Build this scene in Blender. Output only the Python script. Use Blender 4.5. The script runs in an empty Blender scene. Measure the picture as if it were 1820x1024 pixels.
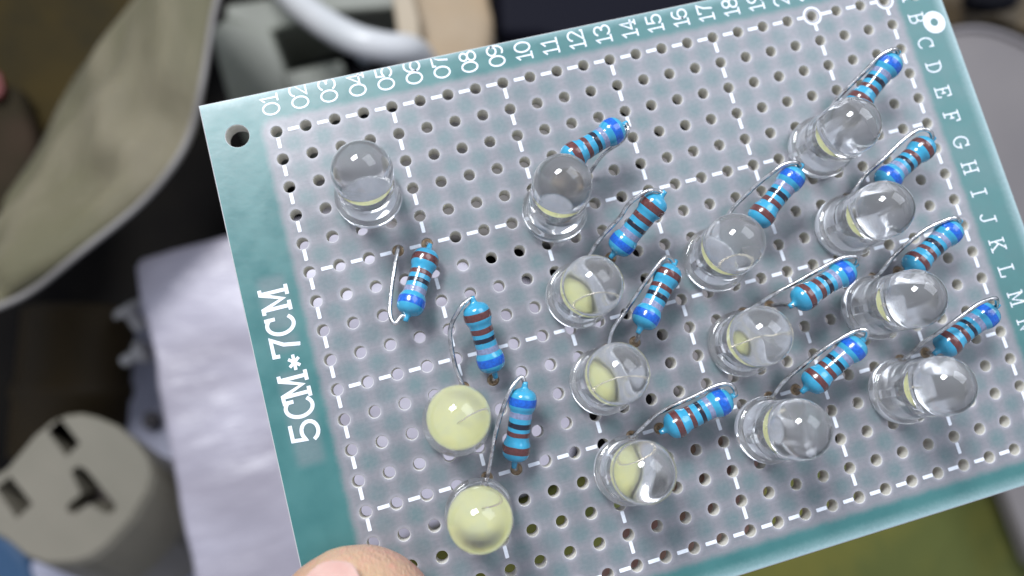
import bpy, bmesh, math, random
from mathutils import Vector, Matrix, noise
# ------------------------------------------------------------------ camera, world, lamps
S = 0.001                                   # all sizes below are millimetres
scene = bpy.context.scene
col = scene.collection
CAM = Vector((8.392, -26.077, 62.415))      # lens position above the board (mm)
CX = Vector((0.96205, -0.2579, 0.08912)); CY = Vector((0.24286, 0.9582, 0.15127)); CZ = Vector((-0.1244, -0.12389, 0.98447))
FPX = 1308.8
cd = bpy.data.cameras.new("camera"); cam = bpy.data.objects.new("camera", cd); col.objects.link(cam)
cam.matrix_world = Matrix(((CX.x, CY.x, CZ.x, CAM.x*S), (CX.y, CY.y, CZ.y, CAM.y*S), (CX.z, CY.z, CZ.z, CAM.z*S), (0, 0, 0, 1)))
cd.sensor_width = 36; cd.lens = FPX/1820*36; cd.clip_start = 0.003; cd.clip_end = 20
cd.dof.use_dof = True; cd.dof.focus_distance = 0.0605; cd.dof.aperture_fstop = cd.lens/1.45
scene.camera = cam
w = bpy.data.worlds.new("World"); scene.world = w; w.use_nodes = True
w.node_tree.nodes["Background"].inputs[0].default_value = (0.76, 0.83, 1.0, 1)
w.node_tree.nodes["Background"].inputs[1].default_value = 0.52
def lamp(name, pos, target, size, power, colr, sy=None):
    l = bpy.data.lights.new(name, 'AREA'); l.energy = power; l.color = colr
    l.shape = 'RECTANGLE' if sy else 'DISK'; l.size = size
    if sy: l.size_y = sy
    o = bpy.data.objects.new(name, l); col.objects.link(o); o.location = Vector(pos)*S
    o.rotation_euler = (Vector(target)-Vector(pos)).to_track_quat('-Z', 'Y').to_euler(); return o
BC = Vector((29, -21, 0))
lamp("room_lamp", BC+Vector((-0.25, 0.61, 0.75))*430, BC, 0.15, 2.5, (0.94, 0.96, 1.0), 0.11)
lamp("sheen_light", BC+Vector((500, 270, 660)), BC, 0.62, 3.4, (0.86, 0.91, 1.0), 0.50)  # added unseen soft lamp, gives the board its sheen and some fill
scene.view_settings.view_transform = 'Standard'; scene.view_settings.look = 'None'
scene.view_settings.exposure = 0.17; scene.view_settings.gamma = 1.0
cy = scene.cycles
cy.max_bounces = 18; cy.transmission_bounces = 16; cy.glossy_bounces = 8; cy.diffuse_bounces = 4; cy.transparent_max_bounces = 8
cy.caustics_refractive = True; cy.caustics_reflective = False; cy.blur_glossy = 0.35
cy.sample_clamp_indirect = 14.0; cy.use_denoising = True
# ------------------------------------------------------------------ helpers
def at(u, v, z):                            # a point at height z (mm) on the sight line of pixel u, v of the 1820 wide photo
    d = CX*((u-910)/FPX) - CY*((v-512)/FPX) - CZ
    return CAM + d*((z-CAM.z)/d.z)
class MB:
    def __init__(s): s.v = []; s.f = []; s.m = []
    def add(s, vs, fs, mi=0):
        o = len(s.v); s.v += [tuple(p) for p in vs]; s.f += [tuple(i+o for i in f) for f in fs]; s.m += [mi]*len(fs)
    def mesh(s, name, mats, smooth=True, merge=False, off=Vector((0, 0, 0))):
        me = bpy.data.meshes.new(name); me.from_pydata([tuple((Vector(p)-off)*S) for p in s.v], [], s.f)
        for m in (mats if isinstance(mats, (list, tuple)) else [mats]): me.materials.append(m)
        me.polygons.foreach_set('material_index', s.m); me.polygons.foreach_set('use_smooth', [smooth]*len(s.f))
        if merge:
            b = bmesh.new(); b.from_mesh(me); bmesh.ops.remove_doubles(b, verts=b.verts, dist=1e-6)
            bmesh.ops.recalc_face_normals(b, faces=b.faces); b.to_mesh(me); b.free()
        me.update(); return me
    def obj(s, name, mats, parent=None, smooth=True, merge=False, loc=None):
        off = Vector(loc) if loc is not None else Vector((0, 0, 0))
        o = bpy.data.objects.new(name, s.mesh(name, mats, smooth, merge, off)); col.objects.link(o)
        if loc is not None: o.location = off*S
        if parent: o.parent = parent
        return o
def inst(name, me, parent=None, loc=(0, 0, 0), rot=None):
    o = bpy.data.objects.new(name, me); col.objects.link(o); o.location = Vector(loc)*S
    if rot is not None: o.rotation_euler = rot
    if parent: o.parent = parent
    return o
def empty(name, loc=(0, 0, 0)):
    o = bpy.data.objects.new(name, None); col.objects.link(o); o.location = Vector(loc)*S; o.empty_display_size = 0.002; return o
def tag(o, label, cat, group=None, kind=None):
    if label: o['label'] = label
    if cat: o['category'] = cat
    if group: o['group'] = group
    if kind: o['kind'] = kind
    return o
def lathe(mb, prof, n=32, M=Matrix.Identity(4), mi=0, cap0=True, cap1=True, zcut=None):
    vs = []; fs = []
    for r, z in prof:
        for k in range(n):
            a = 2*math.pi*k/n; x, y = r*math.cos(a), r*math.sin(a)
            if zcut and z <= zcut[0]: x = min(x, zcut[1])
            vs.append(M @ Vector((x, y, z)))
    for i in range(len(prof)-1):
        for k in range(n):
            a, b = i*n+k, i*n+(k+1) % n; fs.append((a, b, b+n, a+n))
    if cap0: fs.append(tuple(range(n-1, -1, -1)))
    if cap1: fs.append(tuple((len(prof)-1)*n+k for k in range(n)))
    mb.add(vs, fs, mi)
def catmull(P, n=6):
    P = [Vector(p) for p in P]; Q = [P[0]*2-P[1]]+P+[P[-1]*2-P[-2]]; out = []
    for i in range(1, len(Q)-2):
        a, b, c, d = Q[i-1], Q[i], Q[i+1], Q[i+2]
        for k in range(n):
            t = k/n; out.append(0.5*((2*b)+(c-a)*t+(2*a-5*b+4*c-d)*t*t+(3*b-a-3*c+d)*t**3))
    out.append(P[-1]); return out
def tube(mb, P, r, n=8, mi=0, ell=1.0):
    P = [Vector(p) for p in P]; R = r if isinstance(r, (list, tuple)) else [r]*len(P)
    vs = []; fs = []; up = None
    for i, p in enumerate(P):
        t = (P[min(i+1, len(P)-1)]-P[max(i-1, 0)]).normalized()
        if up is None: up = t.orthogonal().normalized()
        up = (up - t*up.dot(t)).normalized(); sd = t.cross(up)
        for k in range(n):
            a = 2*math.pi*k/n; vs.append(p+(up*math.cos(a)*ell+sd*math.sin(a))*R[i])
    for i in range(len(P)-1):
        for k in range(n):
            a, b = i*n+k, i*n+(k+1) % n; fs.append((a, b, b+n, a+n))
    fs.append(tuple(range(n-1, -1, -1))); fs.append(tuple((len(P)-1)*n+k for k in range(n)))
    mb.add(vs, fs, mi)
def box(mb, c, s, M=Matrix.Identity(4), mi=0):
    vs = [M @ Vector((c[0]+s[0]*x/2, c[1]+s[1]*y/2, c[2]+s[2]*z/2)) for x in (-1, 1) for y in (-1, 1) for z in (-1, 1)]
    mb.add(vs, [(0, 1, 3, 2), (4, 6, 7, 5), (0, 4, 5, 1), (2, 3, 7, 6), (0, 2, 6, 4), (1, 5, 7, 3)], mi)
def frame(z):                                # matrix whose Z axis is z
    z = Vector(z).normalized(); return z.to_track_quat('Z', 'Y').to_matrix().to_4x4()
# ------------------------------------------------------------------ materials
class NT:                                    # tiny node writer
    def __init__(s, name):
        s.m = bpy.data.materials.new(name); s.m.use_nodes = True; s.t = s.m.node_tree; s.b = s.t.nodes["Principled BSDF"]
        s.m.node_tree.nodes
    def n(s, typ, **k):
        x = s.t.nodes.new(typ)
        for a, b in k.items(): setattr(x, a, b)
        return x
    def put(s, sock, v):
        if hasattr(v, 'is_output'): s.t.links.new(v, sock)
        else: sock.default_value = v
    def ma(s, op, a, b=None, c=None):
        x = s.n('ShaderNodeMath', operation=op); s.put(x.inputs[0], a)
        if b is not None: s.put(x.inputs[1], b)
        if c is not None: s.put(x.inputs[2], c)
        return x.outputs[0]
    def sm(s, v, a, b, lo=0.0, hi=1.0):
        x = s.n('ShaderNodeMapRange', interpolation_type='SMOOTHSTEP'); s.put(x.inputs[0], v)
        for i, q in zip((1, 2, 3, 4), (a, b, lo, hi)): x.inputs[i].default_value = q
        return x.outputs[0]
    def mix(s, f, a, b):
        x = s.n('ShaderNodeMix', data_type='RGBA'); s.put(x.inputs[0], f)
        for i, q in ((6, a), (7, b)): s.put(x.inputs[i], q if hasattr(q, 'is_output') else (*q, 1))
        return x.outputs[2]
    def noise(s, scale, detail=4, rough=0.5, stretch=None):
        tc = s.n('ShaderNodeTexCoord').outputs['Object']
        mp = s.n('ShaderNodeMapping'); s.t.links.new(tc, mp.inputs[0])
        k = 1000; mp.inputs['Scale'].default_value = tuple(k*q for q in (stretch or (1, 1, 1)))
        x = s.n('ShaderNodeTexNoise'); s.t.links.new(mp.outputs[0], x.inputs['Vector'])
        x.inputs['Scale'].default_value = scale; x.inputs['Detail'].default_value = detail; x.inputs['Roughness'].default_value = rough
        return x.outputs['Fac']
    def bump(s, h, dist, strength=1.0):
        x = s.n('ShaderNodeBump'); s.put(x.inputs['Height'], h); x.inputs['Distance'].default_value = dist*S; x.inputs['Strength'].default_value = strength
        s.t.links.new(x.outputs[0], s.b.inputs['Normal'])
def pbr(name, c, rough=0.5, metal=0.0, c2=None, ns=1.0, bump=0.0, bs=1.0, coat=0.0, sss=0.0, sssr=(1, .4, .25), sc=1.0, stretch=None, lo=.35, hi=.65, spec=.5):
    q = NT(name); b = q.b
    b.inputs['Roughness'].default_value = rough; b.inputs['Metallic'].default_value = metal
    b.inputs['Specular IOR Level'].default_value = spec; b.inputs['Coat Weight'].default_value = coat; b.inputs['Coat Roughness'].default_value = 0.06
    if c2: q.put(b.inputs['Base Color'], q.mix(q.sm(q.noise(ns, stretch=stretch), lo, hi), c, c2))
    else: b.inputs['Base Color'].default_value = (*c, 1)
    if bump: q.bump(q.noise(bs, 5, .6, stretch), bump)
    if sss:
        b.inputs['Subsurface Weight'].default_value = sss; b.inputs['Subsurface Radius'].default_value = sssr; b.inputs['Subsurface Scale'].default_value = sc*S
    return q.m
# ------------------------------------------------------------------ the perforated board
P = 2.54; X0, X1, Y0, Y1 = -5.8, 64.2, -46.3, 3.68; TH = 1.6
def board_material():
    q = NT('green_solder_mask'); b = q.b
    g = q.n('ShaderNodeNewGeometry')
    tc = q.n('ShaderNodeTexCoord'); sp = q.n('ShaderNodeSeparateXYZ'); q.t.links.new(tc.outputs['Object'], sp.inputs[0])
    x = q.ma('MULTIPLY', sp.outputs[0], 1000/P); y = q.ma('MULTIPLY', sp.outputs[1], -1000/P)
    def near(v, hi):
        r = q.ma('ROUND', v); r = q.ma('MAXIMUM', r, 0.0); r = q.ma('MINIMUM', r, hi); return q.ma('SUBTRACT', v, r)
    dx = near(x, 23.0); dy = near(y, 17.0)
    d = q.ma('MULTIPLY', q.ma('SQRT', q.ma('ADD', q.ma('MULTIPLY', dx, dx), q.ma('MULTIPLY', dy, dy))), P)
    n1 = q.noise(0.35, 3); n2 = q.noise(3.0, 4, .6); n3 = q.noise(14, 3, .6)
    weave = q.noise(2.2, 2, .5, (3.0, .35, 1)); weave2 = q.noise(2.2, 2, .5, (.35, 3.0, 1))
    dn = q.ma('ADD', d, q.ma('MULTIPLY', q.ma('SUBTRACT', n2, 0.5), 0.35))
    def off(v, hi): return q.ma('MAXIMUM', q.ma('SUBTRACT', q.ma('ABSOLUTE', q.ma('SUBTRACT', v, hi/2)), hi/2), 0.0)
    ox = off(x, 23.0); oy = off(y, 17.0)
    od = q.ma('MULTIPLY', q.ma('SQRT', q.ma('ADD', q.ma('MULTIPLY', ox, ox), q.ma('MULTIPLY', oy, oy))), P)
    od = q.ma('ADD', od, q.ma('MULTIPLY', d, .25)); od = q.ma('ADD', od, q.ma('MULTIPLY', q.ma('SUBTRACT', n2, .5), .5))
    fx = q.ma('SUBTRACT', q.ma('FRACT', x), .5); fy = q.ma('SUBTRACT', q.ma('FRACT', y), .5)
    dc = q.ma('MULTIPLY', q.ma('SQRT', q.ma('ADD', q.ma('MULTIPLY', fx, fx), q.ma('MULTIPLY', fy, fy))), P)
    dc = q.ma('ADD', dc, q.ma('MULTIPLY', q.ma('SUBTRACT', n2, .5), .5))
    blob = q.ma('MULTIPLY', q.sm(dc, .15, 1.25, 1.0, 0.0), q.sm(n1, .3, .7, .32, .54))
    inside = q.sm(od, .0, .5, 1.0, 0.0)
    pad = q.ma('MULTIPLY', q.sm(od, 1.0, 2.0, 1.0, 0.0), q.ma('SUBTRACT', 1.0, q.ma('MULTIPLY', blob, q.sm(od, .3, .9, 1.0, 0.0))))
    # copper strip printed on the back behind the size lettering shows through faintly
    xm = q.ma('MULTIPLY', sp.outputs[0], 1000.0); ym = q.ma('MULTIPLY', sp.outputs[1], 1000.0)
    bx = q.sm(q.ma('ABSOLUTE', q.ma('SUBTRACT', xm, -3.25)), .6, 1.6, 1.0, 0.0)
    cells = None
    for yc, hh in ((-14.6, 2.2), (-18.0, .6), (-21.8, 1.2), (-24.9, 3.2)):
        by = q.sm(q.ma('ABSOLUTE', q.ma('SUBTRACT', ym, yc)), hh-.4, hh+.6, .42, 0.0)
        cells = by if cells is None else q.ma('MAXIMUM', cells, by)
    strip = q.ma('MULTIPLY', bx, cells)
    pad = q.ma('MAXIMUM', pad, strip)
    teal = q.mix(q.sm(n1, .3, .7), (0.034, 0.135, 0.134), (0.042, 0.155, 0.152))
    pink = q.mix(q.sm(n2, .3, .7), (0.188, 0.190, 0.208), (0.212, 0.209, 0.226))
    pink = q.mix(q.sm(weave, .45, .75, 0, .10), pink, (0.20, 0.27, 0.29)); pink = q.mix(q.sm(weave2, .45, .75, 0, .08), pink, (0.42, 0.39, 0.43))
    c = q.mix(pad, teal, pink)
    c = q.mix(q.sm(n3, .68, .76, 0, .25), c, (.5, .52, .54))
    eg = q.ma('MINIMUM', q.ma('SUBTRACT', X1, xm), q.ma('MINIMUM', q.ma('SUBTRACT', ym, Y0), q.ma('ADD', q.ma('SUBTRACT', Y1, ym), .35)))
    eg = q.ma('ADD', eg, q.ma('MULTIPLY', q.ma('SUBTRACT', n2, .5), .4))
    c = q.mix(q.ma('MULTIPLY', q.sm(eg, 0.0, 1.25, .6, 0.0), q.sm(eg, 0.0, .5, 1.0, .7)), c, (.40, .50, .52))  # pale glow of light scattered in the board edges, painted into the colour
    halo = q.sm(d, .55, .90, .22, 0.0)
    c = q.mix(halo, c, (.50, .48, .51))
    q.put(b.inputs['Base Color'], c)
    q.put(b.inputs['Roughness'], q.sm(n1, .3, .7, .30, .42)); b.inputs['IOR'].default_value = 1.5
    b.inputs['Specular IOR Level'].default_value = 0.6
    b.inputs['Subsurface Weight'].default_value = .6; b.inputs['Subsurface Radius'].default_value = (1, 1, 1); b.inputs['Subsurface Scale'].default_value = .9*S
    q.bump(q.noise(1.1, 3, .5), .010)
    return q.m
m_board = board_material()
m_core = pbr('bare_glass_fibre', (.60, .585, .53), .5, c2=(.54, .525, .47), ns=2.5, sss=.8, sssr=(1, 1, .9), sc=.6)
m_rim = pbr('drilled_rim', (.50, .50, .50), .45, sss=.4, sssr=(1, 1, 1), sc=.3)
m_print = pbr('white_screen_print', (.72, .75, .80), .45, c2=(.64, .68, .73), ns=6, bump=.01, bs=9)
board = empty('perforated_board', (29.2, -21.3, -TH))
tag(board, 'green perforated circuit board with white grid, numbers and letters, held by the thumb', 'circuit board')
bloc = Vector((29.2, -21.3, -TH))
def bobj(mb, name, mats, smooth=False, merge=False):      # part of the board with world mm coordinates
    o = mb.obj(name, mats, None, smooth, merge); o.parent = board; o.matrix_parent_inverse = Matrix.Translation(-bloc*S); return o
mb = MB()
def cell(x0, x1, y0, y1, cx, cy_, r, n=20):
    ang = [2*math.pi*k/n for k in range(n)]
    ang += [math.atan2(yy-cy_, xx-cx) % (2*math.pi) for xx in (x0, x1) for yy in (y0, y1)]
    ang = sorted(set(round(a, 6) for a in ang)); n = len(ang); out = []; rings = []
    for a in ang:
        c, s = math.cos(a), math.sin(a); t = 1e9
        if c > 1e-9: t = min(t, (x1-cx)/c)
        if c < -1e-9: t = min(t, (x0-cx)/c)
        if s > 1e-9: t = min(t, (y1-cy_)/s)
        if s < -1e-9: t = min(t, (y0-cy_)/s)
        out.append((cx+c*t, cy_+s*t))
    def ring(rr, z): return [(cx+math.cos(a)*rr, cy_+math.sin(a)*rr, z) for a in ang]
    R = [[(u, v, 0) for u, v in out], ring(r+.045, 0), ring(r, -.06), ring(r, -TH+.05), ring(r+.05, -TH), [(u, v, -TH) for u, v in out]]
    vs = [p for k in R for p in k]
    for k, mi in ((0, 0), (1, 2), (2, 1), (3, 1), (4, 0)):
        mb.add([*R[k], *R[k+1]], [(i, (i+1) % n, n+(i+1) % n, n+i) for i in range(n)], mi)
def plain(x0, x1, y0, y1):
    mb.add([(x0, y0, 0), (x1, y0, 0), (x1, y1, 0), (x0, y1, 0)], [(0, 1, 2, 3)]); mb.add([(x0, y0, -TH), (x1, y0, -TH), (x1, y1, -TH), (x0, y1, -TH)], [(3, 2, 1, 0)])
h = P/2; GX0, GX1, GY0, GY1 = -h, 23*P+h, -17*P-h, h
for i in range(24):
    for j in range(18): cell(i*P-h, i*P+h, -j*P-h, -j*P+h, i*P, -j*P, .505)
MY = -2*P+h-.0
for cx, cy_ in ((-3.27, .36), (61.7, .36), (-3.27, -43.4), (61.7, -43.4)):
    xa, xb = (X0, GX0) if cx < 0 else (GX1, X1); ya, yb = (-P-h, Y1) if cy_ > -5 else (Y0, GY0+P)
    cell(xa, xb, ya, yb, cx, cy_, 1.0, 32)
for xa, xb in ((X0, GX0), (GX1, X1)): plain(xa, xb, GY0+P, -P-h)
plain(GX0, GX1, GY1, Y1); plain(GX0, GX1, Y0, GY0)
e = .09                                     # outer faces: a small worn bevel then the sawn side
cs = [(X0, Y0), (X1, Y0), (X1, Y1), (X0, Y1)]; oc = [(X0-e, Y0-e), (X1+e, Y0-e), (X1+e, Y1+e), (X0-e, Y1+e)]
for z0, z1, A, B, mi in ((0, -.1, cs, oc, 2), (-.1, -TH+.1, oc, oc, 1), (-TH+.1, -TH, oc, cs, 1)):
    mb.add([(*p, z0) for p in A]+[(*p, z1) for p in B], [(k, 4+k, 4+(k+1) % 4, (k+1) % 4) for k in range(4)], mi)
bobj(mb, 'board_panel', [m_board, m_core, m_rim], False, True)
# dashes of the printed grid
def dash_mesh(horizontal):
    m = MB(); L, W = .98, .31; pts = []
    for k in range(16):
        a = 2*math.pi*k/16; sx = 1 if math.cos(a) > 0 else -1; sy = 1 if math.sin(a) > 0 else -1
        u = sx*(L/2-.08)+.08*math.cos(a); v = sy*(W/2-.08)+.08*math.sin(a)
        pts.append((u, v) if horizontal else (-v, u))
    m.add([(x, y, .018) for x, y in pts]+[(x*1.02, y*1.02, .001) for x, y in pts], [tuple(range(16))]+[(k, 16+k, 16+(k+1) % 16, (k+1) % 16) for k in range(16)])
    return m.mesh('printed_dash', m_print, False)
dh, dv = dash_mesh(True), dash_mesh(False)
rng = random.Random(4)
for j in (0, 5, 9, 13, 17):
    for i in range(1, 24):
        if j == 0 and i in (20, 23): continue
        if j == 0 and i == 21: inst('printed_dash', dh, board, Vector((i*P-1.0, -j*P, 0))-bloc); continue
        inst('printed_dash', dh, board, Vector((i*P-1.04+rng.uniform(-.02, .02), -j*P+rng.uniform(-.02, .02), 0))-bloc)
for i in (0, 4, 8, 12, 16, 20, 23):
    for j in range(17):
        if j == 0 and i in (20, 23): continue
        inst('printed_dash', dv, board, Vector((i*P+rng.uniform(-.02, .02), -j*P-1.04, 0))-bloc)
# stroke lettering
def arc(cx, cy_, rx, ry, a0, a1, n=14):
    return [(cx+rx*math.cos(math.radians(a0+(a1-a0)*k/n)), cy_+ry*math.sin(math.radians(a0+(a1-a0)*k/n))) for k in range(n+1)]
G = {
 '0': [arc(.33, .5, .30, .47, 90, 450, 24)],
 '1': [[(.12, .80), (.33, .98), (.33, .02)], [(.10, .02), (.56, .02)]],
 '2': [arc(.33, .72, .28, .26, 170, -25)+[(.06, .03), (.62, .03), (.62, .14)]],
 '3': [arc(.32, .74, .26, .24, 160, -80), arc(.32, .27, .29, .26, 85, -160)],
 '4': [[(.44, .02), (.44, .97), (.04, .30), (.62, .30)], [(.30, .02), (.58, .02)]],
 '5': [[(.56, .96), (.14, .96), (.10, .52)]+arc(.32, .32, .28, .29, 110, -155)],
 '6': [arc(.36, .55, .32, .42, 60, 180)+arc(.33, .30, .27, .28, 180, 540, 22)],
 '7': [[(.05, .80), (.06, .96), (.60, .96), (.38, .55), (.30, .02)]],
 '8': [arc(.33, .74, .23, .23, 270, 630, 20), arc(.33, .26, .28, .25, 90, 450, 20)],
 '9': [arc(.30, .45, .32, .42, 240, 360)+arc(.33, .70, .27, .27, 0, 360, 22)],
 'B': [[(.16, .03), (.16, .97)], [(.03, .97)]+arc(.38, .74, .20, .23, 90, -90)+[(.17, .51)], arc(.40, .27, .24, .24, 80, -90)+[(.03, .03)]],
 'C': [arc(.42, .5, .37, .47, 48, 312, 22), [(.67, .98), (.67, .70)]],
 'D': [[(.17, .03), (.17, .97)], [(.03, .97)]+arc(.32, .5, .36, .47, 90, -90, 18)+[(.03, .03)]],
 'E': [[(.17, .03), (.17, .97)], [(.03, .97), (.66, .97), (.68, .74)], [(.18, .52), (.46, .52)], [(.46, .64), (.46, .40)], [(.03, .03), (.66, .03), (.69, .28)]],
 'F': [[(.17, .03), (.17, .97)], [(.03, .97), (.66, .97), (.68, .74)], [(.18, .50), (.46, .50)], [(.46, .62), (.46, .38)], [(.03, .03), (.36, .03)]],
 'G': [arc(.40, .5, .35, .47, 50, 330, 22)+[(.68, .40)], [(.46, .42), (.78, .42)], [(.66, .98), (.66, .72)]],
 'H': [[(.16, .03), (.16, .97)], [(.64, .03), (.64, .97)], [(.17, .50), (.63, .50)], [(.03, .97), (.30, .97)], [(.50, .97), (.77, .97)], [(.03, .03), (.30, .03)], [(.50, .03), (.77, .03)]],
 'I': [[(.38, .03), (.38, .97)], [(.20, .97), (.56, .97)], [(.20, .03), (.56, .03)]],
 'J': [[(.48, .97), (.48, .25)]+arc(.28, .25, .20, .22, 0, -170), [(.30, .97), (.68, .97)]],
 'K': [[(.16, .03), (.16, .97)], [(.66, .95), (.20, .42)], [(.34, .58), (.68, .05)], [(.03, .97), (.30, .97)], [(.52, .97), (.76, .97)], [(.03, .03), (.30, .03)], [(.54, .03), (.80, .03)]],
 'L': [[(.20, .03), (.20, .97)], [(.05, .97), (.38, .97)], [(.05, .03), (.66, .03), (.69, .30)]],
 'M': [[(.02, .97), (.16, .97), (.44, .22), (.72, .97), (.86, .97)], [(.14, .93), (.14, .03)], [(.74, .93), (.74, .03)], [(.02, .03), (.28, .03)], [(.60, .03), (.88, .03)]],
 'N': [[(.03, .97), (.18, .97), (.62, .05), (.62, .95)], [(.16, .93), (.16, .03)], [(.03, .03), (.30, .03)], [(.50, .97), (.76, .97)]],
 'O': [arc(.42, .5, .38, .47, 90, 450, 26)],
 'P': [[(.17, .03), (.17, .97)], [(.03, .97)]+arc(.40, .72, .26, .25, 90, -90)+[(.18, .47)], [(.03, .03), (.34, .03)]],
 'Q': [arc(.42, .5, .38, .47, 90, 450, 26), [(.46, .26), (.78, -.05)]],
 'R': [[(.17, .03), (.17, .97)], [(.03, .97)]+arc(.38, .74, .24, .23, 90, -90)+[(.18, .51)], [(.38, .50), (.68, .03), (.78, .03)], [(.03, .03), (.34, .03)]],
 'A': [[(.10, .03), (.40, .97), (.70, .03)], [(.22, .35), (.58, .35)], [(.0, .03), (.24, .03)], [(.56, .03), (.80, .03)]],
 '*': [[(.10, .5), (.82, .5)], [(.28, .17), (.64, .83)], [(.28, .83), (.64, .17)]],
}
def ribbon(mb, pts, w, z, clip=None):
    V = [Vector((*p, 0)) for p in pts]; closed = (V[0]-V[-1]).length < 1e-4
    L, Rr = [], []; n = len(V)
    for i in range(n):
        a = V[i-1] if i > 0 else (V[-2] if closed else None); b = V[(i+1)] if i < n-1 else (V[1] if closed else None)
        d0 = (V[i]-a).normalized() if a is not None else None; d1 = (b-V[i]).normalized() if b is not None else None
        d0 = d0 or d1; d1 = d1 or d0; n0 = Vector((-d0.y, d0.x, 0)); n1 = Vector((-d1.y, d1.x, 0))
        m = (n0+n1); m = m.normalized() if m.length > 1e-3 else n0; k = 1/max(.55, m.dot(n0))
        ext = Vector((0, 0, 0))
        if not closed and i == 0: ext = -d1*w*.35
        if not closed and i == n-1: ext = d0*w*.35
        L.append(V[i]+ext+m*w/2*k); Rr.append(V[i]+ext-m*w/2*k)
    def cl(p): return (p.x, min(p.y, clip) if clip else p.y, z)
    mb.add([cl(p) for p in L]+[cl(p) for p in Rr], [(n+i, n+i+1, i+1, i) for i in range(n-1)])
def glyph(mb, ch, fn, w, clip=None):
    for k, st in enumerate(G[ch]):
        ribbon(mb, [fn(*p) for p in st], w, .016+.003*k, clip)
for i in range(24):                          # column numbers run up the board
    m = MB(); s = '%02d' % (i+1); y0 = 1.60 if i > 0 else 1.55
    adv = .80 if s[0] == '1' else 1.12 if i < 7 else 1.0
    for k, ch in enumerate(s):
        ys = y0+(adv if k else 0); wd = 1.35 if ch == '1' else 1.72 if i < 7 else 1.55
        glyph(m, ch, lambda u, v: (i*P+.02+.74-1.48*v, ys+u*wd), .15, Y1-.02)
    bobj(m, 'printed_number', m_print)
for j, ch in enumerate('ABCDEFGHIJKLMNOPQR'):
    m = MB(); glyph(m, ch, lambda u, v: (60.22+1.55*v, -j*P+.60-1.5*u), (.125)); bobj(m, 'printed_letter', m_print)
for ch, y0, y1 in (('5', -26.40, -24.05), ('C', -24.35, -22.0), ('M', -22.72, -20.35), ('7', -19.15, -16.6), ('C', -17.35, -15.0), ('M', -15.35, -12.98)):
    m = MB(); sc = {'5': 2.75, 'C': 2.15, 'M': 2.32, '7': 2.65}[ch]
    glyph(m, ch if ch != 'C' else 'C', lambda u, v: (-2.08-2.32*v, y0+sc*u), .31); bobj(m, 'printed_character', m_print)
m = MB(); glyph(m, '*', lambda u, v: (-2.83+.75*(.5-v)*1.45, -19.78+(u-.46)*1.55), .26); bobj(m, 'printed_character', m_print)
def annulus(cx, cy_, r0, r1, name, extra=()):
    m = MB(); n = 40; vs = [(cx+r*math.cos(2*math.pi*k/n), cy_+r*math.sin(2*math.pi*k/n), .02) for r in (r0, r1) for k in range(n)]
    m.add(vs, [(k, n+k, n+(k+1) % n, (k+1) % n) for k in range(n)])
    for a, b, w_ in extra: ribbon(m, [a, b], w_, .016)
    bobj(m, name, m_print)
annulus(62.62, -3.22, .41, 1.13, 'printed_ring')
for i in (20, 23):
    x = i*P; ex = [((x-.85, 0), (x-1.45, 0), .3), ((x, -.85), (x, -1.45), .3)]
    if i == 20: ex.append(((x+.85, 0), (x+1.4, 0), .3))
    annulus(x, 0, .74, .92, 'printed_ring', ex)
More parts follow.
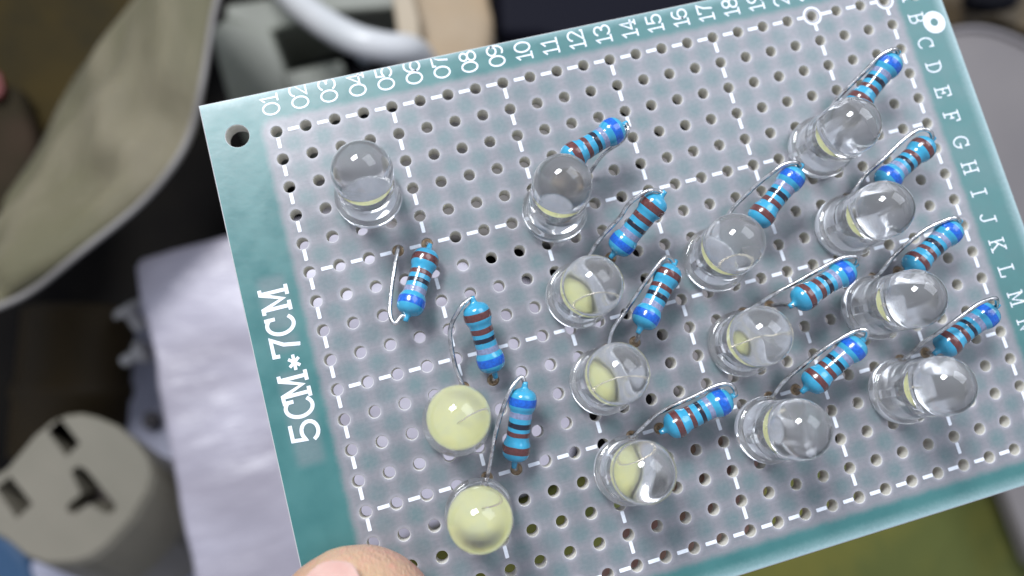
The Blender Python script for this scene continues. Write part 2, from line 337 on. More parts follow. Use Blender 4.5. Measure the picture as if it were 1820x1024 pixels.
# ------------------------------------------------------------------ LEDs
q = NT('clear_epoxy'); b = q.b
b.inputs['Transmission Weight'].default_value = 0.92; b.inputs['IOR'].default_value = 1.53; b.inputs['Roughness'].default_value = 0.0
b.inputs['Base Color'].default_value = (.985, .985, .98, 1)
m_epoxy = q.m
m_silver = pbr('silver_lead_frame', (.80, .80, .80), .22, 1.0, c2=(.62, .62, .62), ns=3)
m_tin = pbr('tinned_wire', (.74, .73, .72), .24, 1.0, c2=(.34, .33, .32), ns=1.6, bump=.02, bs=6, lo=.42, hi=.72)
m_phos = pbr('yellow_phosphor', (.90, .90, .36), .45, c2=(.84, .86, .40), ns=3, sss=.3, sssr=(1, 1, .3), sc=.2)
m_gold = pbr('bond_wire_metal', (.88, .80, .62), .25, 1.0)
m_solder = pbr('solder', (.65, .65, .66), .25, 1.0)
RB = 2.42
def led_meshes():
    out = []
    m = MB(); prof = [(2.55, 0), (2.78, .06), (2.86, .16), (2.86, .84), (2.80, .96), (2.62, 1.03), (RB+.05, 1.08), (RB+.02, 1.2), (RB+.01, 3.5), (RB, 6.1)]
    for k in range(1, 15): a = math.pi/2*k/15; prof.append((RB*math.cos(a), 6.1+RB*math.sin(a)*1.02))
    prof.append((.08, 6.1+RB*1.02))
    lathe(m, prof, 64, zcut=(1.04, 2.62)); out.append(('epoxy_body', m.mesh('epoxy_body', m_epoxy)))
    m = MB(); box(m, (-1.27, 0, -.6), (.5, .5, 4.4)); box(m, (-.95, 0, 1.75), (1.3, .45, 1.0))
    box(m, (-.45, 0, 2.35), (1.3, .45, .6)); out.append(('lead', m.mesh('lead', m_silver, False)))
    m = MB(); box(m, (1.27, 0, -.3), (.5, .5, 5.0)); box(m, (1.25, 0, 2.7), (.6, .45, 1.1)); box(m, (1.3, 0, 3.46), (.45, .45, .46)); out.append(('lead', m.mesh('lead', m_silver, False)))
    m = MB(); lathe(m, [(.30, 1.9), (.45, 2.4), (.84, 3.60), (.87, 3.68), (.82, 3.68), (.60, 3.38)], 36, cap1=False); out.append(('reflector_cup', m.mesh('reflector_cup', m_silver)))
    m = MB(); lathe(m, [(.61, 3.40), (.60, 3.45), (.45, 3.50), (.25, 3.52), (.04, 3.525)], 32); out.append(('phosphor', m.mesh('phosphor', m_phos)))
    m = MB(); tube(m, catmull([(.05, 0, 3.53), (.4, .04, 3.80), (.8, .05, 3.86), (1.2, 0, 3.72)], 5), .018, 5); out.append(('bond_wire', m.mesh('bond_wire', m_gold)))
    return out
LM = led_meshes()
m = MB(); lathe(m, [(1.0, 0), (.95, -.25), (.6, -.8), (.3, -1.1)], 16); sold = m.mesh('solder_joint', m_solder)
LEDS = [
 ((6.35, -7.62, 0.15), (0.15, 0.37, 6.09), 0),
 ((21.59, -12.7, 0.15), (-0.01, 0.8, 6.05), 0),
 ((21.59, -20.32, 0.15), (0.11, -0.06, 6.1), 0),
 ((21.59, -27.94, 0.15), (0.16, 0.47, 6.08), 0),
 ((8.89, -27.94, 0.15), (0.17, 0.45, 6.08), 0),
 ((8.89, -35.56, 0.15), (-0.17, 0.45, 6.08), 0),
 ((21.59, -35.56, 0.15), (-0.0, 0.42, 6.09), 0),
 ((34.29, -20.32, 0.15), (-0.43, 0.42, 6.07), 0),
 ((34.29, -27.94, 0.15), (-0.62, 0.36, 6.06), 0),
 ((34.29, -35.56, 0.15), (0.11, 0.25, 6.09), 0),
 ((46.99, -12.7, 0.15), (-0.37, -0.09, 6.09), 0),
 ((46.99, -20.32, 0.15), (-0.05, 0.06, 6.1), 0),
 ((46.99, -27.94, 0.15), (0.08, 0.02, 6.1), 0),
 ((46.99, -35.56, 0.15), (0.02, 0.38, 6.09), 0),
]
def place_led(base, ax, label, k):
    t = empty('led', base); tag(t, label, 'LED', 'round clear LEDs standing on the board')
    qd = Vector(ax).to_track_quat('Z', 'Y').to_matrix(); zr = Matrix.Rotation(math.radians(rng.uniform(-9, 9)), 3, 'Z')
    R3 = Vector((0, 0, 1)).rotation_difference(Vector(ax).normalized()).to_matrix() @ zr
    t.rotation_euler = R3.to_euler()
    for nm, me in LM: inst(nm, me, t)
    for sx in (-1.27, 1.27): inst('solder_joint', sold, t, (sx, 0, -TH-.2))
    return t
LABS = ['clear LED standing alone at the upper left, nearest the numbers 04 and 05',
 'clear LED under the number 10 with a resistor running behind its dome',
 'clear LED with a small yellow ellipse, directly below the LED under number 10',
 'clear LED at board centre with a large yellow ellipse and thin bright bond wire',
 'yellow filled LED seen end on, upper one of the two yellow LEDs',
 'yellow filled LED seen end on, lower one nearest the thumb',
 'clear LED low at centre, left half of its dome pale yellow',
 'clear LED heading the three LED column left of the rightmost column',
 'clear LED between two others in the three LED column, dark mark inside',
 'clear LED ending the three LED column at its bottom',
 'clear LED heading the rightmost column, nearest the letter F',
 'clear LED second from the top in the rightmost column, level with letter I',
 'clear LED third from the top in the rightmost column, level with letter L',
 'clear LED at the bottom of the rightmost column']
for k, (a, b_, c) in enumerate(LEDS): place_led(a, b_, LABS[k], k)
# ------------------------------------------------------------------ resistors
m_blue = pbr('blue_lacquer', (.032, .285, .455), .20, c2=(.025, .245, .40), ns=1.5, coat=.7, bump=.015, bs=2.0)
BM = {k: pbr(k+'_band_paint', c, .22, coat=.6, bump=.02, bs=3, c2=tuple(x*.75 for x in c), ns=5) for k, c in
      {'brown': (.105, .030, .028), 'black': (.006, .008, .022), 'grey': (.20, .23, .36), 'blue': (.004, .10, .50)}.items()}
RL = 6.3
PR = [(-.07, .20), (-.04, .225), (0, .26), (.02, .36), (.035, .62), (.055, .86), (.09, 1.05), (.13, 1.13), (.18, 1.155), (.25, 1.13), (.285, 1.05), (.31, .97), (.35, .94), (.5, .93), (.66, .94), (.69, .97), (.715, 1.07), (.75, 1.15), (.80, 1.17), (.87, 1.14), (.91, 1.05), (.945, .86), (.965, .62), (.98, .36), (1, .26), (1.04, .225), (1.07, .20)]
def rad(u):
    for (a, ra), (b_, rb) in zip(PR[:-1], PR[1:]):
        if a <= u <= b_: return ra+(rb-ra)*(u-a)/(b_-a)
    return .23
def lump(p, sd, k=1.0):                      # uneven lacquer
    d = 1+.030*k*noise.noise(Vector((p[0]*.9+sd*7.1, p[1]*.9, p[2]*.55)))+.012*k*noise.noise(Vector((p[0]*3, p[1]*3+sd*3.3, p[2]*2.2)))
    return (p[0]*d, p[1]*d, p[2])
def res_meshes(sd):
    m = MB(); pr = []
    for (a, ra), (b_, rb) in zip(PR[:-1], PR[1:]):
        n = max(1, int((b_-a)/.02)); pr += [(ra+(rb-ra)*k/n, (a+(b_-a)*k/n)*RL) for k in range(n)]
    pr.append((PR[-1][1], PR[-1][0]*RL)); lathe(m, pr, 32); m.v = [lump(p, sd) for p in m.v]
    rs = random.Random(sd*13+1)
    out = [('resistor_body', m.mesh('resistor_body', m_blue))]
    for nm, c, hw in (('brown', .19, .050), ('brown', .385, .037), ('black', .515, .034), ('grey', .645, .040), ('blue', .815, .066)):
        m = MB(); n = 32; c += rs.uniform(-.009, .009); hw *= rs.uniform(.86, 1.12); r2 = random.Random(int(c*100)+sd*31); us = [c-hw+2*hw*k/6 for k in range(7)]; vs = []; fs = []
        wob = [[.005*noise.noise(Vector((math.cos(k*.196)*1.6+sd*5+e_*9, math.sin(k*.196)*1.6, c*40)))*1.6+r2.uniform(-.0012, .0012) for k in range(n)] for e_ in (0, 1)]
        for qn, u in enumerate(us):
            for k in range(n):
                uu = u+(wob[0][k] if qn == 0 else wob[1][k] if qn == 6 else 0); a = 2*math.pi*k/n; rr = rad(uu)+(.014 if 0 < qn < 6 else -.004)
                vs.append(lump((rr*math.cos(a), rr*math.sin(a), uu*RL), sd))
        for i in range(6):
            for k in range(n): a, b_ = i*n+k, i*n+(k+1) % n; fs.append((a, b_, b_+n, a+n))
        m.add(vs, fs); out.append((nm+'_band', m.mesh(nm+'_band', BM[nm])))
    return out
RMV = [res_meshes(k) for k in range(14)]
RES = [
 ((10.18, -13.34, 0.9), (7.06, -18.66, 2.2), (10.16, -12.7), (7.62, -12.7), [(6.7, -18.5, 2.32), (6.01, -18.97, 2.55), (5.76, -18.02, 2.28), (6.41, -15.86, 1.49)], 1) ,
 ((12.87, -24.92, 1.3), (12.53, -18.92, 3.2), (12.7, -25.4), (10.16, -25.4), [(12.39, -18.61, 3.29), (11.48, -19.12, 3.55), (10.41, -20.22, 2.94), (10.03, -21.18, 2.45), (9.89, -23.43, 1.28)], 0) ,
 ((12.59, -32.33, 1.3), (14.83, -26.64, 2.77), (12.7, -33.02), (10.16, -33.02), [(14.74, -25.78, 2.9), (13.53, -26.69, 3.12), (11.87, -29.17, 2.04)], 1) ,
 ((22.56, -9.58, 4.1), (28.53, -7.57, 4.01), (22.86, -10.16), (25.4, -10.16), [(28.81, -7.66, 4.12), (28.73, -8.28, 4.31), (27.99, -8.78, 3.6), (26.65, -9.16, 2.16)], 1) ,
 ((25.19, -17.77, 2.0), (29.8, -14.36, 4.62), (25.4, -17.78), (22.86, -17.78), [(29.45, -13.95, 4.84), (28.46, -13.89, 5.22), (26.99, -14.38, 4.33), (26.05, -15.22, 3.44), (24.37, -16.29, 1.92)], 0) ,
 ((25.42, -24.5, 2.6), (29.82, -19.99, 2.55), (25.4, -25.4), (22.86, -25.4), [(29.37, -19.31, 2.99), (28.59, -19.55, 3.35), (26.91, -20.88, 2.69), (25.11, -22.6, 1.74), (23.52, -23.98, 0.87)], 0) ,
 ((25.07, -33.0, 2.4), (31.23, -31.78, 2.94), (25.4, -33.02), (22.86, -33.02), [(31.5, -31.51, 3.22), (30.99, -30.71, 3.74), (29.94, -30.62, 3.43), (28.25, -30.98, 2.77), (26.46, -31.37, 2.0), (24.82, -31.87, 1.24)], 1) ,
 ((37.5, -18.44, 2.8), (42.48, -14.77, 3.96), (38.1, -17.78), (35.56, -17.78), [(42.32, -14.52, 4.32), (41.83, -14.32, 4.76), (40.95, -14.28, 4.39), (39.84, -14.6, 3.76), (38.68, -15.18, 2.96), (36.65, -16.47, 1.38)], 1) ,
 ((38.35, -25.81, 3.7), (44.4, -24.07, 3.86), (38.1, -25.4), (35.56, -25.4), [(44.61, -23.58, 4.41), (44.14, -23.25, 4.76), (43.15, -23.17, 4.41), (41.61, -23.57, 3.68), (39.84, -24.07, 2.73), (37.76, -24.66, 1.55)], 1) ,
 ((37.68, -32.9, 2.5), (43.2, -30.17, 3.81), (38.1, -33.02), (35.56, -33.02), [(43.36, -29.94, 4.21), (43.32, -29.53, 4.61), (42.86, -29.28, 4.44), (41.98, -29.44, 4.07), (40.18, -30.07, 3.16), (38.32, -31.06, 2.07), (36.67, -31.97, 1.05)], 1) ,
 ((49.59, -10.64, 2.7), (54.49, -6.91, 4.04), (50.8, -10.16), (48.26, -10.16), [(54.43, -6.7, 4.44), (53.8, -6.6, 4.84), (52.82, -6.78, 4.38), (51.54, -7.49, 3.45), (49.42, -8.97, 1.56)], 1) ,
 ((49.99, -17.75, 2.4), (55.61, -15.02, 3.17), (50.8, -17.78), (48.26, -17.78), [(55.58, -14.71, 3.54), (55.06, -14.23, 4.07), (54.39, -13.99, 3.85), (53.18, -14.38, 3.33), (51.39, -15.37, 2.35), (49.81, -16.37, 1.38)], 0) ,
 ((49.92, -25.64, 2.4), (55.49, -22.76, 3.07), (50.8, -25.4), (48.26, -25.4), [(55.41, -22.53, 3.46), (54.71, -22.26, 3.97), (53.77, -22.23, 3.64), (52.49, -22.53, 3.03), (50.95, -23.28, 2.15), (49.83, -24.0, 1.43)], 1) ,
 ((50.16, -32.88, 2.5), (55.97, -30.57, 3.32), (50.8, -33.02), (48.26, -33.02), [(55.3, -30.08, 4.59), (54.27, -29.67, 5.62), (53.07, -29.76, 5.54), (51.55, -30.38, 5.05), (50.06, -31.18, 3.88), (49.03, -31.94, 2.4)], 1) ,
]
RLAB = ['resistor with its silver wire looping round its lower end, below the upper left LED',
 'resistor above the upper yellow LED with a long thin wire bowed out left',
 'resistor with blue band on top, standing between and right of the yellow LEDs',
 'resistor above the LED under number 10, its wire passing beneath its right side',
 'resistor with brown bands up, right of the LED under number 10',
 'resistor with brown bands up leaning above the LED at board centre',
 'resistor lying flattest at lower centre, above the half yellow LED',
 'resistor rising from behind the top LED of the three LED column',
 'resistor with a bent lead at its lower end, above the three LED column middle',
 'resistor above the bottom LED of the three LED column, bright wire along it',
 'resistor below letter C behind the topmost right LED',
 'resistor beside letters G and H, brown bands at its raised end',
 'resistor beside letter K above the third LED of the rightmost column',
 'resistor beside letter N, crossed lengthwise by its own bent wire']
m_flux = pbr('brown_flux_residue', (.16, .10, .05), .3, c2=(.30, .22, .13), ns=3)
fm = MB(); lathe(fm, [(.50, -.30), (.50, -.12), (.40, -.10), (.20, -.16)], 16, cap0=False, cap1=False); flux = fm.mesh('flux_residue', m_flux)
for i, (p0, p1, hb, hw, wp, bt) in enumerate(RES):
    p0, p1 = Vector(p0), Vector(p1); ax = (p1-p0).normalized()
    t = empty('resistor', (hb[0], hb[1], 0)); tag(t, RLAB[i], 'resistor', 'blue banded resistors standing on the board')
    loc = Vector((hb[0], hb[1], 0)); z = ax if bt else -ax; org = p0 if bt else p1; rot = z.to_track_quat('Z', 'Y').to_matrix()
    rot = (rot @ Matrix.Rotation(rng.uniform(0, 6.28), 3, 'Z')).to_euler()
    for nm, me in RMV[i]: inst(nm, me, t, org-loc, rot)
    m = MB(); pts = [p1-ax*.15, p1+ax*.12]+[Vector(x) for x in wp]+[Vector((hw[0], hw[1], .35)), Vector((hw[0], hw[1], -1.0)), Vector((hw[0], hw[1], -2.6))]
    # keep the first bend smooth: drop points nearer than 0.25 mm
    pp = [pts[0]]
    for x in pts[1:]:
        if (x-pp[-1]).length > .22: pp.append(x)
    pp = [x+Vector((rng.uniform(-.05, .05), rng.uniform(-.05, .05), rng.uniform(-.05, .05))) if 2 < k < len(pp)-3 else x for k, x in enumerate(pp)]
    tube(m, [x-loc for x in catmull(pp, 8)], .185, 10); m.obj('wire', m_tin, t)
    m = MB(); h0 = Vector((hb[0], hb[1], 0)); mid = h0+Vector((0, 0, .45*p0.z if p0.z > 1.6 else .25))
    tube(m, [x-loc for x in catmull([p0+ax*.15, p0-ax*.25, (p0-ax*.35)*.45+mid*.55, h0-Vector((0, 0, .2)), h0-Vector((0, 0, 2.6))], 7)], .185, 10); m.obj('wire', m_tin, t)
    for hx in (hb, hw): inst('solder_joint', sold, t, (hx[0]-loc.x, hx[1]-loc.y, -TH-.05)); inst('flux_residue', flux, t, (hx[0]-loc.x, hx[1]-loc.y, 0))
# ------------------------------------------------------------------ the hand
def blend_skin(name, chains, vox, mat, loc):
    m = MB()
    for pts, rs, ell in chains:
        C = catmull(pts, 6); rr = catmull([(r, 0, 0) for r in rs], 6)
        n0 = len(C); Pn = []; Rn = []
        t0 = (C[0]-C[1]).normalized()
        for k in range(8, 0, -1): a = math.pi/2*k/8.2; Pn.append(C[0]+t0*math.sin(a)*rr[0].x); Rn.append(rr[0].x*math.cos(a))
        Pn += C; Rn += [x.x for x in rr]
        t1 = (C[-1]-C[-2]).normalized()
        for k in range(1, 9): a = math.pi/2*k/8.2; Pn.append(C[-1]+t1*math.sin(a)*rr[-1].x); Rn.append(rr[-1].x*math.cos(a))
        tube(m, Pn, Rn, 28, 0, ell)
    o = m.obj(name, mat, None, True, False, loc)
    r = o.modifiers.new('join', 'REMESH'); r.mode = 'VOXEL'; r.voxel_size = vox*S; r.use_smooth_shade = True
    s_ = o.modifiers.new('soften', 'SMOOTH'); s_.iterations = 12; s_.factor = .6
    return o
q = NT('skin'); b = q.b
n1 = q.noise(.12, 3); n2 = q.noise(1.2, 4, .6)
c = q.mix(q.sm(n1, .35, .65), (.50, .27, .21), (.45, .31, .19)); c = q.mix(q.sm(n2, .45, .7, 0, .4), c, (.60, .26, .21))
q.put(b.inputs['Base Color'], c); b.inputs['Roughness'].default_value = .42
b.inputs['Subsurface Weight'].default_value = .35; b.inputs['Subsurface Radius'].default_value = (1, .35, .2); b.inputs['Subsurface Scale'].default_value = 2.2*S
wv = q.noise(1.6, 2, .5, (2.6, .5, 1)); q.bump(wv, .16)
m_skin = q.m
TT = at(630, 1144, 4.6)                       # middle of the thumb tip pressing on the board's lower left corner
down = -CY
def rel(r, d, z): return TT + CX*r + down*d + Vector((0, 0, 1))*z
WR = rel(25, 120, -30)
hand = blend_skin('person_hand', [
  ([rel(0, 0, 0), rel(-1, 14, 3.0), rel(-2, 27, 4), rel(0, 45, 0), rel(8, 68, -12), rel(18, 95, -24)], [7.0, 9.2, 8.8, 10.5, 12, 16], .92),
  ([rel(33, -10, -22), rel(26, 10, -24), rel(20, 34, -30), rel(22, 66, -36), WR], [6.2, 7.2, 8.6, 11, 16], 1),
  ([rel(34, 22, -34), rel(32, 36, -36), rel(30, 56, -38), rel(30, 84, -38), WR], [6.6, 7.6, 9, 11, 16], 1),
  ([rel(34, 46, -42), rel(34, 58, -44), rel(36, 74, -44), rel(34, 96, -42), WR], [6.2, 7.2, 8.6, 10, 15], 1),
  ([rel(36, 72, -50), rel(36, 82, -52), rel(36, 96, -50), rel(34, 108, -40), WR], [5.4, 6.2, 7.4, 9, 14], 1),
  ([WR+down*(-10), WR+down*40, WR+down*90], [19, 19, 22], .85)], .7, m_skin, rel(0, 60, -15))
tag(hand, 'fingertip of the person holding the board, thumb pressed on its lower left corner', 'hand')
m_nail = pbr('fingernail', (.44, .26, .22), .35, c2=(.50, .33, .28), ns=.5, coat=.1, sss=.3, sssr=(1, .5, .4), sc=1)
nm_ = MB(); NU, NV = 16, 14
na = (rel(-1, 14, 3.0)-rel(0, 0, 0)).normalized(); side = na.cross(Vector((0, 0, 1))).normalized(); upn = side.cross(na).normalized()
vs = []
for top in (0, 1):
    for i in range(NU+1):
        for j in range(NV+1):
            tj = 2*j/NV-1; u0 = -6.3+3.0*tj**4; u = u0+i/NU*(6.3-u0); a = math.radians(15+(-36+72*j/NV)*(1-.25*max(0, 1-i/NU*4)**2))
            r = 6.85+.25*top+.14*u-(.9 if i == 0 else .28 if i == 1 else 0)+(.0)
            if u < 0: r = math.sqrt(max(0, (6.9+.25*top)**2-u*u*.7))
            vs.append(TT+na*u+(upn*math.cos(a)*.99+side*math.sin(a))*r)
n_ = (NU+1)*(NV+1); fs = []
for i in range(NU):
    for j in range(NV):
        a = i*(NV+1)+j; fs.append((a, a+1, a+NV+2, a+NV+1)); fs.append((n_+a, n_+a+NV+1, n_+a+NV+2, n_+a+1))
nm_.add(vs, fs); nail = nm_.obj('thumbnail', m_nail, None); nail.parent = hand; nail.matrix_parent_inverse = Matrix.Translation(-rel(0, 60, -15)*S)
# ------------------------------------------------------------------ things out of focus behind the board
ZD = -205.0
def slab(name, px, z, th, mat, bev=1.5, wr=0.0, ws=.03, label=None, cat=None, kind=None, parent=None, cuts=0, tilt=None):
    pts = [at(u, v, z) for u, v in px]
    c = sum(pts, Vector())/len(pts); m = MB(); n = len(pts)
    m.add([(p.x, p.y, z) for p in pts]+[(p.x, p.y, z-th) for p in pts], [tuple(range(n)), tuple(range(2*n-1, n-1, -1))]+[(k, n+k, n+(k+1) % n, (k+1) % n) for k in range(n)])
    o = m.obj(name, mat, None, False, True, (c.x, c.y, z-th))
    bv = o.modifiers.new('round', 'BEVEL'); bv.width = bev*S; bv.segments = 4; bv.limit_method = 'ANGLE'
    if wr:
        r = o.modifiers.new('grid', 'REMESH'); r.mode = 'VOXEL'; r.voxel_size = 1.6*S; r.use_smooth_shade = True
        tx = bpy.data.textures.new(name, 'CLOUDS'); tx.noise_scale = ws; d = o.modifiers.new('wrinkle', 'DISPLACE'); d.texture = tx; d.strength = wr*S; d.mid_level = .5; d.texture_coords = 'LOCAL'
    if parent:
        o.parent = parent; o.matrix_parent_inverse = parent.matrix_world.inverted() if False else Matrix.Translation(-parent.location)
    elif label: tag(o, label, cat, kind=kind)
    return o
m_desk = pbr('dark_desk', (.005, .0045, .0045), .8, spec=.05, c2=(.008, .007, .006), ns=.03, bump=.3, bs=.2)
dk = MB(); dk.add([(-900, -900, ZD), (900, -900, ZD), (900, 900, ZD), (-900, 900, ZD)], [(0, 1, 2, 3)]); o = dk.obj('desk_surface', m_desk); tag(o, None, None, kind='structure')
m_paper = pbr('crumpled_white_paper', (.28, .26, .30), .38, c2=(.37, .35, .405), ns=.035, bump=2.0, bs=.05, stretch=(.55, 1.5, 1))
slab('paper_packet', [(235, 462), (330, 437), (420, 413), (600, 372), (1090, 560), (1010, 845), (640, 992), (560, 1180), (370, 1180), (290, 760)], -118, 26, m_paper, 1, 2.2, .02,
     'crumpled white paper packet lying under the left side of the board', 'paper packet')
m_lav = pbr('pale_blue_grey_paper', (.33, .335, .42), .6, c2=(.38, .38, .46), ns=.03)
slab('paper_sheet', [(205, 560), (330, 470), (520, 900), (420, 1200), (-20, 1200), (60, 990), (225, 740)], -151, 54, m_lav, .6, 0, .03, 'pale blue grey sheet between the plug adapter and the white packet', 'paper')
m_dot = pbr('dark_stain', (.05, .045, .05), .7)
slab('paper_clip', [(250, 735), (272, 728), (284, 748), (270, 766), (250, 760)], -147, 4, m_dot, 1.5, 0, .03, 'small dark blob lying on the pale sheet above the plug adapter', 'button')
# plug adapter
m_plug = pbr('off_white_plastic', (.150, .138, .104), .42, c2=(.180, .163, .125), ns=.04)
m_hole = pbr('socket_interior', (.022, .014, .010), .6); m_hole2 = pbr('socket_contact', (.16, .075, .04), .5)
zt = -118
face = [(60, 774), (92, 748), (118, 737), (145, 734), (172, 740), (208, 755), (240, 782), (262, 812), (270, 842), (262, 875), (232, 925), (190, 970), (160, 992), (128, 1001), (80, 1003), (45, 990), (10, 960), (-40, 935), (-70, 910), (-70, 885), (-40, 862), (10, 834)]
fp = [at(u, v, zt) for u, v in face]; cc = sum(fp, Vector())/len(fp)
ad = empty('plug_adapter', (cc.x, cc.y, zt-60)); tag(ad, 'off white three hole plug adapter at the lower left corner', 'plug adapter')
def adp(o): o.parent = ad; o.matrix_parent_inverse = Matrix.Translation(-ad.location); return o
holes = [[(84, 766), (108, 744), (142, 788), (118, 812)], [(-8, 868), (18, 846), (58, 896), (30, 922)],
         [(126, 838), (137, 828), (152, 834), (206, 898), (204, 908), (190, 914), (158, 896), (132, 914), (118, 908), (121, 896), (144, 878)]]
m = MB(); n = len(fp); sh = Vector((6, -9, 0))
body = MB(); lv = [(1.0, zt-1.4, .1), (1.0, zt-14, 1), (1.0, zt-32, 1.7)]
allv = []
for s_, z, k_ in [(.965, zt, 0), (.988, zt-.35, 0)]+lv: allv += [((p.x-cc.x)*s_+cc.x+3*k_, (p.y-cc.y)*s_+cc.y-9*k_, z) for p in fp]
fs = []
for k in range(4):
    for i in range(n): fs.append((k*n+i, (k+1)*n+i, (k+1)*n+(i+1) % n, k*n+(i+1) % n))
fs.append(tuple(4*n+i for i in range(n-1, -1, -1)))
body.add(allv, fs)
# top face with three openings (filled by bridging through bmesh triangulation)
from mathutils.geometry import tessellate_polygon
L_ = [[Vector((x, y, 0)) for x, y, z in allv[:n]]]+[[Vector((*at(u, v, zt).xy, 0)) for u, v in hl] for hl in holes]
flat = [p for k in L_ for p in k]
body.add([(p.x, p.y, zt) for p in flat], tessellate_polygon(L_))
for hl in holes:
    P_ = [at(u, v, zt) for u, v in hl]; k = len(P_)
    body.add([(p.x, p.y, zt) for p in P_]+[(p.x, p.y, zt-9) for p in P_], [(i, (i+1) % k, k+(i+1) % k, k+i) for i in range(k)])
adp(body.obj('shell', m_plug, None, False, True))
for hl in holes:
    P_ = [at(u, v, zt) for u, v in hl]; k = len(P_); c_ = sum(P_, Vector())/k; m = MB()
    m.add([((p.x-c_.x)*.995+c_.x, (p.y-c_.y)*.995+c_.y, zt-8.6) for p in P_], [tuple(range(k))]); adp(m.obj('socket_opening', m_hole, None, False))
m_blue2 = pbr('dark_blue_cover', (.02, .065, .14), .5, c2=(.025, .08, .17), ns=.05)
slab('blue_box', [(-60, 925), (-4, 930), (48, 992), (70, 1060), (60, 1120), (-120, 1120)], -150, 30, m_blue2, 2, 0, .03, 'dark blue thing in the extreme lower left corner, below the adapter', 'box')
# tape roll / brown jar
m_brown = pbr('brown_cardboard', (.036, .023, .008), .6, c2=(.022, .015, .006), ns=.03, spec=.2)
tp = at(130, 640, -150); t = empty('cardboard_tube', (tp.x, tp.y, ZD)); tag(t, 'dark brown cardboard tube standing behind the plug adapter', 'tube')
def trot(o): o.parent = t; return o
dirt = (at(125, 720, -150)-at(140, 560, -150)).normalized(); F = frame(dirt)
m = MB(); lathe(m, [(14.5, -15), (16.5, -14.5), (17, -13), (17, 6), (17.8, 7), (17.8, 10), (17, 11), (17, 26)], 40, F); ob = m.obj('tube_wall', m_brown, None); ob.parent = t; ob.location = (0, 0, (-150-ZD-8)*S)
# white curled sheet across the upper left
m_cream = pbr('cream_plastic', (.088, .080, .042), .8, c2=(.150, .130, .085), ns=.03, stretch=(1, .45, 1), bump=2.5, bs=.035, sss=.3, sssr=(1, .9, .7), sc=3)
m_lip = pbr('pale_lip', (.15, .14, .13), .5)
outer = [(430, -90), (385, 0), (368, 150), (340, 230), (308, 296), (245, 365), (150, 455), (60, 515), (-5, 552), (-160, 620)]
inner = [(300, -90), (225, 10), (150, 110), (108, 180), (85, 240), (60, 290), (20, 360), (-20, 395), (-90, 440), (-220, 500)]
m = MB(); NC = 14; vs = []
for i, (a, b_) in enumerate(zip(outer, inner)):
    A = at(*a, -96); B = at(*b_, -128)
    for k in range(NC+1):
        f_ = k/NC; p = A.lerp(B, f_); p.z += 9*math.sin(math.pi*f_)*(1-.35*f_)+1.2*math.sin(f_*23+i*.9)+7*(noise.noise(Vector((f_*2.6, i*1.1, 3.3))))+3*noise.noise(Vector((f_*7, i*2.3, 8.3))); vs.append(p)
L_ = len(outer)
rows = []
for k in range(NC+1): rows.append(catmull([vs[i*(NC+1)+k] for i in range(L_)], 5))
nr = len(rows[0]); vv = [rows[k][i] for i in range(nr) for k in range(NC+1)]
m.add(vv, [(i*(NC+1)+k, i*(NC+1)+k+1, (i+1)*(NC+1)+k+1, (i+1)*(NC+1)+k) for i in range(nr-1) for k in range(NC)])
t = m.obj('curled_sheet', m_cream, None, True, False, tuple(at(200, 300, -130))); so = t.modifiers.new('thick', 'SOLIDIFY'); so.thickness = .8*S
tag(t, 'cream translucent plastic sheet curling across the upper left corner', 'plastic sheet')
m = MB(); tube(m, [p+Vector((0, 0, .5)) for p in rows[0]], .7, 8); lp = m.obj('sheet_rim', m_lip, None); lp.parent = t; lp.matrix_parent_inverse = Matrix.Translation(-t.location)
m_olive = pbr('olive_brown_card', (.034, .023, .005), .7, c2=(.018, .014, .005), ns=.03, spec=.1)
slab('cardboard_box', [(-60, -60), (330, -60), (170, 150), (60, 260), (-60, 120)], -160, 30, m_olive, 2, 0, .03, 'olive brown card box in the extreme upper left behind the curled sheet', 'box')
m_pk = pbr('dusky_cloth', (.032, .021, .013), .8, c2=(.022, .017, .009), ns=.05, spec=.1); m_red = pbr('red_print', (.11, .010, .008), .5)
slab('dark_cloth', [(-120, 120), (28, 150), (62, 250), (50, 330), (-30, 420), (-140, 420)], -150, 8, m_pk, 2, 2, .03, 'dull grey brown cloth at the left edge beside the curled sheet', 'cloth')
slab('red_label', [(-40, 120), (-2, 128), (5, 158), (-4, 174), (-50, 170)], -146, 2, m_red, .5, 0, .03, 'small red patch cut off by the left picture edge', 'label')
# grey green box with a dark opening, cable and tan paper along the top
m_gg = pbr('grey_green_plastic', (.150, .160, .125), .5, c2=(.185, .190, .160), ns=.03)
m_gap = pbr('dark_opening', (.003, .003, .005), .6, spec=.08)
t0 = at(520, 110, -150); bx_ = empty('power_strip', (t0.x, t0.y, ZD)); tag(bx_, 'grey green plastic case with a black rectangular opening behind the top left of the board', 'plastic case')
def slabp(name, px, z, th, mat, bev=1.2):
    o = slab(name, px, z, th, mat, bev); o.parent = bx_; o.matrix_parent_inverse = Matrix.Translation(-bx_.location); return o
slabp('case_side', [(372, 55), (400, 30), (480, 45), (510, 130), (525, 185), (560, 260), (440, 260), (405, 175)], -150, 40, m_gg)
slabp('case_rim', [(400, 32), (400, 8), (500, -8), (760, -60), (760, 10), (600, 20), (495, 50), (478, 60)], -150, 40, m_gg)
slabp('case_rim', [(500, 128), (560, 115), (606, 105), (614, 122), (600, 150), (520, 190)], -148, 40, m_gg)
slabp('case_inside', [(470, 40), (760, -20), (800, 110), (720, 240), (520, 200)], -176, 6, m_gap)
m_bead = pbr('grey_screw', (.10, .12, .14), .35)
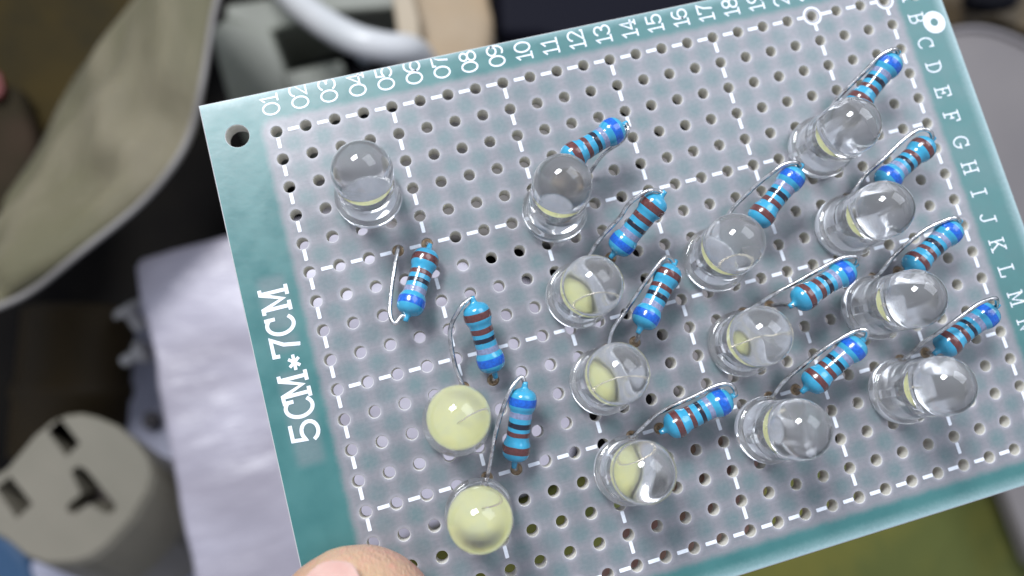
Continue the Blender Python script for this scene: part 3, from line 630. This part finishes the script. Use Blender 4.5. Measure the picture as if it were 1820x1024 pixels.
m = MB(); c_ = at(652, 102, -160); lathe(m, [(2.2, 0), (3.0, .6), (3.0, 2.4), (2.0, 3.2)], 20, Matrix.Translation(c_-bx_.location/S)); ob = m.obj('screw', m_bead, bx_)
m_cable = pbr('white_cable_jacket', (.42, .43, .43), .35, c2=(.48, .48, .48), ns=.05)
m = MB(); pts = [at(440, -110, -150), at(505, -20, -128), at(560, 30, -120), at(625, 68, -116), at(680, 84, -116), at(735, 92, -122), at(760, 125, -140), at(770, 170, -170)]
tube(m, catmull(pts, 8), 3.9, 20); o = m.obj('white_cable', m_cable, None, True, False, tuple(pts[3])); tag(o, 'thick white cable curving over the dark opening above the board', 'cable')
m_tan = pbr('tan_paper', (.30, .215, .125), .6, c2=(.26, .20, .13), ns=.03, bump=.5, bs=.05)
m_tan2 = pbr('pale_tan_paper', (.33, .27, .19), .6)
slab('paper_bag', [(712, -60), (868, -60), (880, 30), (872, 130), (700, 160), (735, 100), (728, 40)], -135, 14, m_tan, 3, 4, .02, 'tan paper bag standing behind the top edge beside the white cable', 'paper bag')
slab('paper_strip', [(690, -60), (722, -60), (745, 30), (752, 150), (715, 150), (705, 50)], -128, 3, m_tan2, 1, 0, .03, 'pale upright paper strip on the left edge of the tan bag', 'paper')
m_grey = pbr('grey_cloth', (.17, .155, .145), .8, c2=(.14, .13, .12), ns=.02)
slab('grey_pad', [(850, 62), (905, 60), (960, 64), (980, 120), (1130, 230), (1080, 430), (600, 420), (520, 350), (560, 250), (740, 190)], -170, 10, m_grey, 3, 0, .03, 'dull grey pad showing just above the number 09', 'pad')
m_navy = pbr('near_black_navy', (.004, .004, .009), .6, spec=.1)
slab('black_pouch', [(885, -80), (1330, -80), (1300, 60), (1060, 90), (1000, 70), (960, 62), (884, 62)], -150, 18, m_navy, 3, 0, .03, 'near black pouch behind the top edge of the board', 'pouch')
# right side
m_rg = pbr('grey_brown_leather', (.155, .140, .138), .6, c2=(.18, .162, .156), ns=.02, bump=.6, bs=.03)
slab('grey_cushion', [(1600, 78), (1690, 52), (1760, 50), (1840, 84), (1990, 170), (1990, 1000), (1840, 1010), (1790, 880), (1760, 820), (1200, 700), (1150, 300), (1400, 100)], -150, 6, m_rg, 1, 0, .05,
     'blurred grey brown cushion filling the space right of the board', 'cushion')
m_piping = pbr('pale_piping', (.24, .22, .22), .5)
m = MB(); pts = [at(1670, 58, -149), at(1735, 50, -149), at(1790, 62, -149), at(1850, 92, -149), at(1930, 138, -149)]
tube(m, catmull(pts, 6), .8, 12); o = m.obj('pale_cord', m_piping, None, True, False, tuple(pts[2])); tag(o, 'pale cord along the far edge of the grey brown cushion', 'cord')
m_yb = pbr('ochre_wood', (.075, .050, .022), .6, c2=(.10, .07, .03), ns=.05)
slab('wooden_block', [(1640, -60), (1900, -60), (1900, 70), (1810, 50), (1770, 30), (1700, 48), (1640, 66)], -175, 10, m_yb, 2, 0, .03, 'dark ochre block beyond the cushion in the upper right corner', 'block')
slab('black_case', [(1725, -60), (1835, -60), (1815, 8), (1770, 14), (1728, 6)], -160, 6, m_gap, 2, 0, .03, 'black lid at the top edge of the upper right corner', 'lid')
m_ol = pbr('mottled_olive_cloth', (.125, .118, .016), .85, c2=(.080, .092, .016), ns=.045, bump=.8, bs=.12)
slab('olive_cloth', [(1845, 800), (1780, 850), (1700, 800), (1240, 760), (900, 900), (660, 965), (620, 1250), (2000, 1350), (2050, 1080), (2050, 800)], -166, 8, m_ol, 3, 3, .03,
     'mottled olive green cloth under the bottom right edge of the board', 'cloth')
# small shiny bits beside the packet
m_chr = pbr('bright_metal', (.60, .58, .56), .25, 0.0)
for u, v, a, rr, lab in ((236, 560, 1.9, 4.0, 'larger shiny metal screw against the left edge of the white packet'), (244, 630, .2, 3.2, 'small pinkish metal screw below the larger one beside the white packet')):
    m = MB(); c_ = at(u, v, -140); F = Matrix.Rotation(a, 4, 'Z') @ Matrix.Rotation(1.3, 4, 'Y')
    lathe(m, [(rr*.4, -4.5), (rr*.5, -4), (rr*.5, 1), (rr, 1.2), (rr*1.05, 2), (rr*.8, 3)], 20, F); o = m.obj('metal_screw', m_chr, None); o.location = c_*S; tag(o, lab, 'screw', 'metal screws beside the packet')
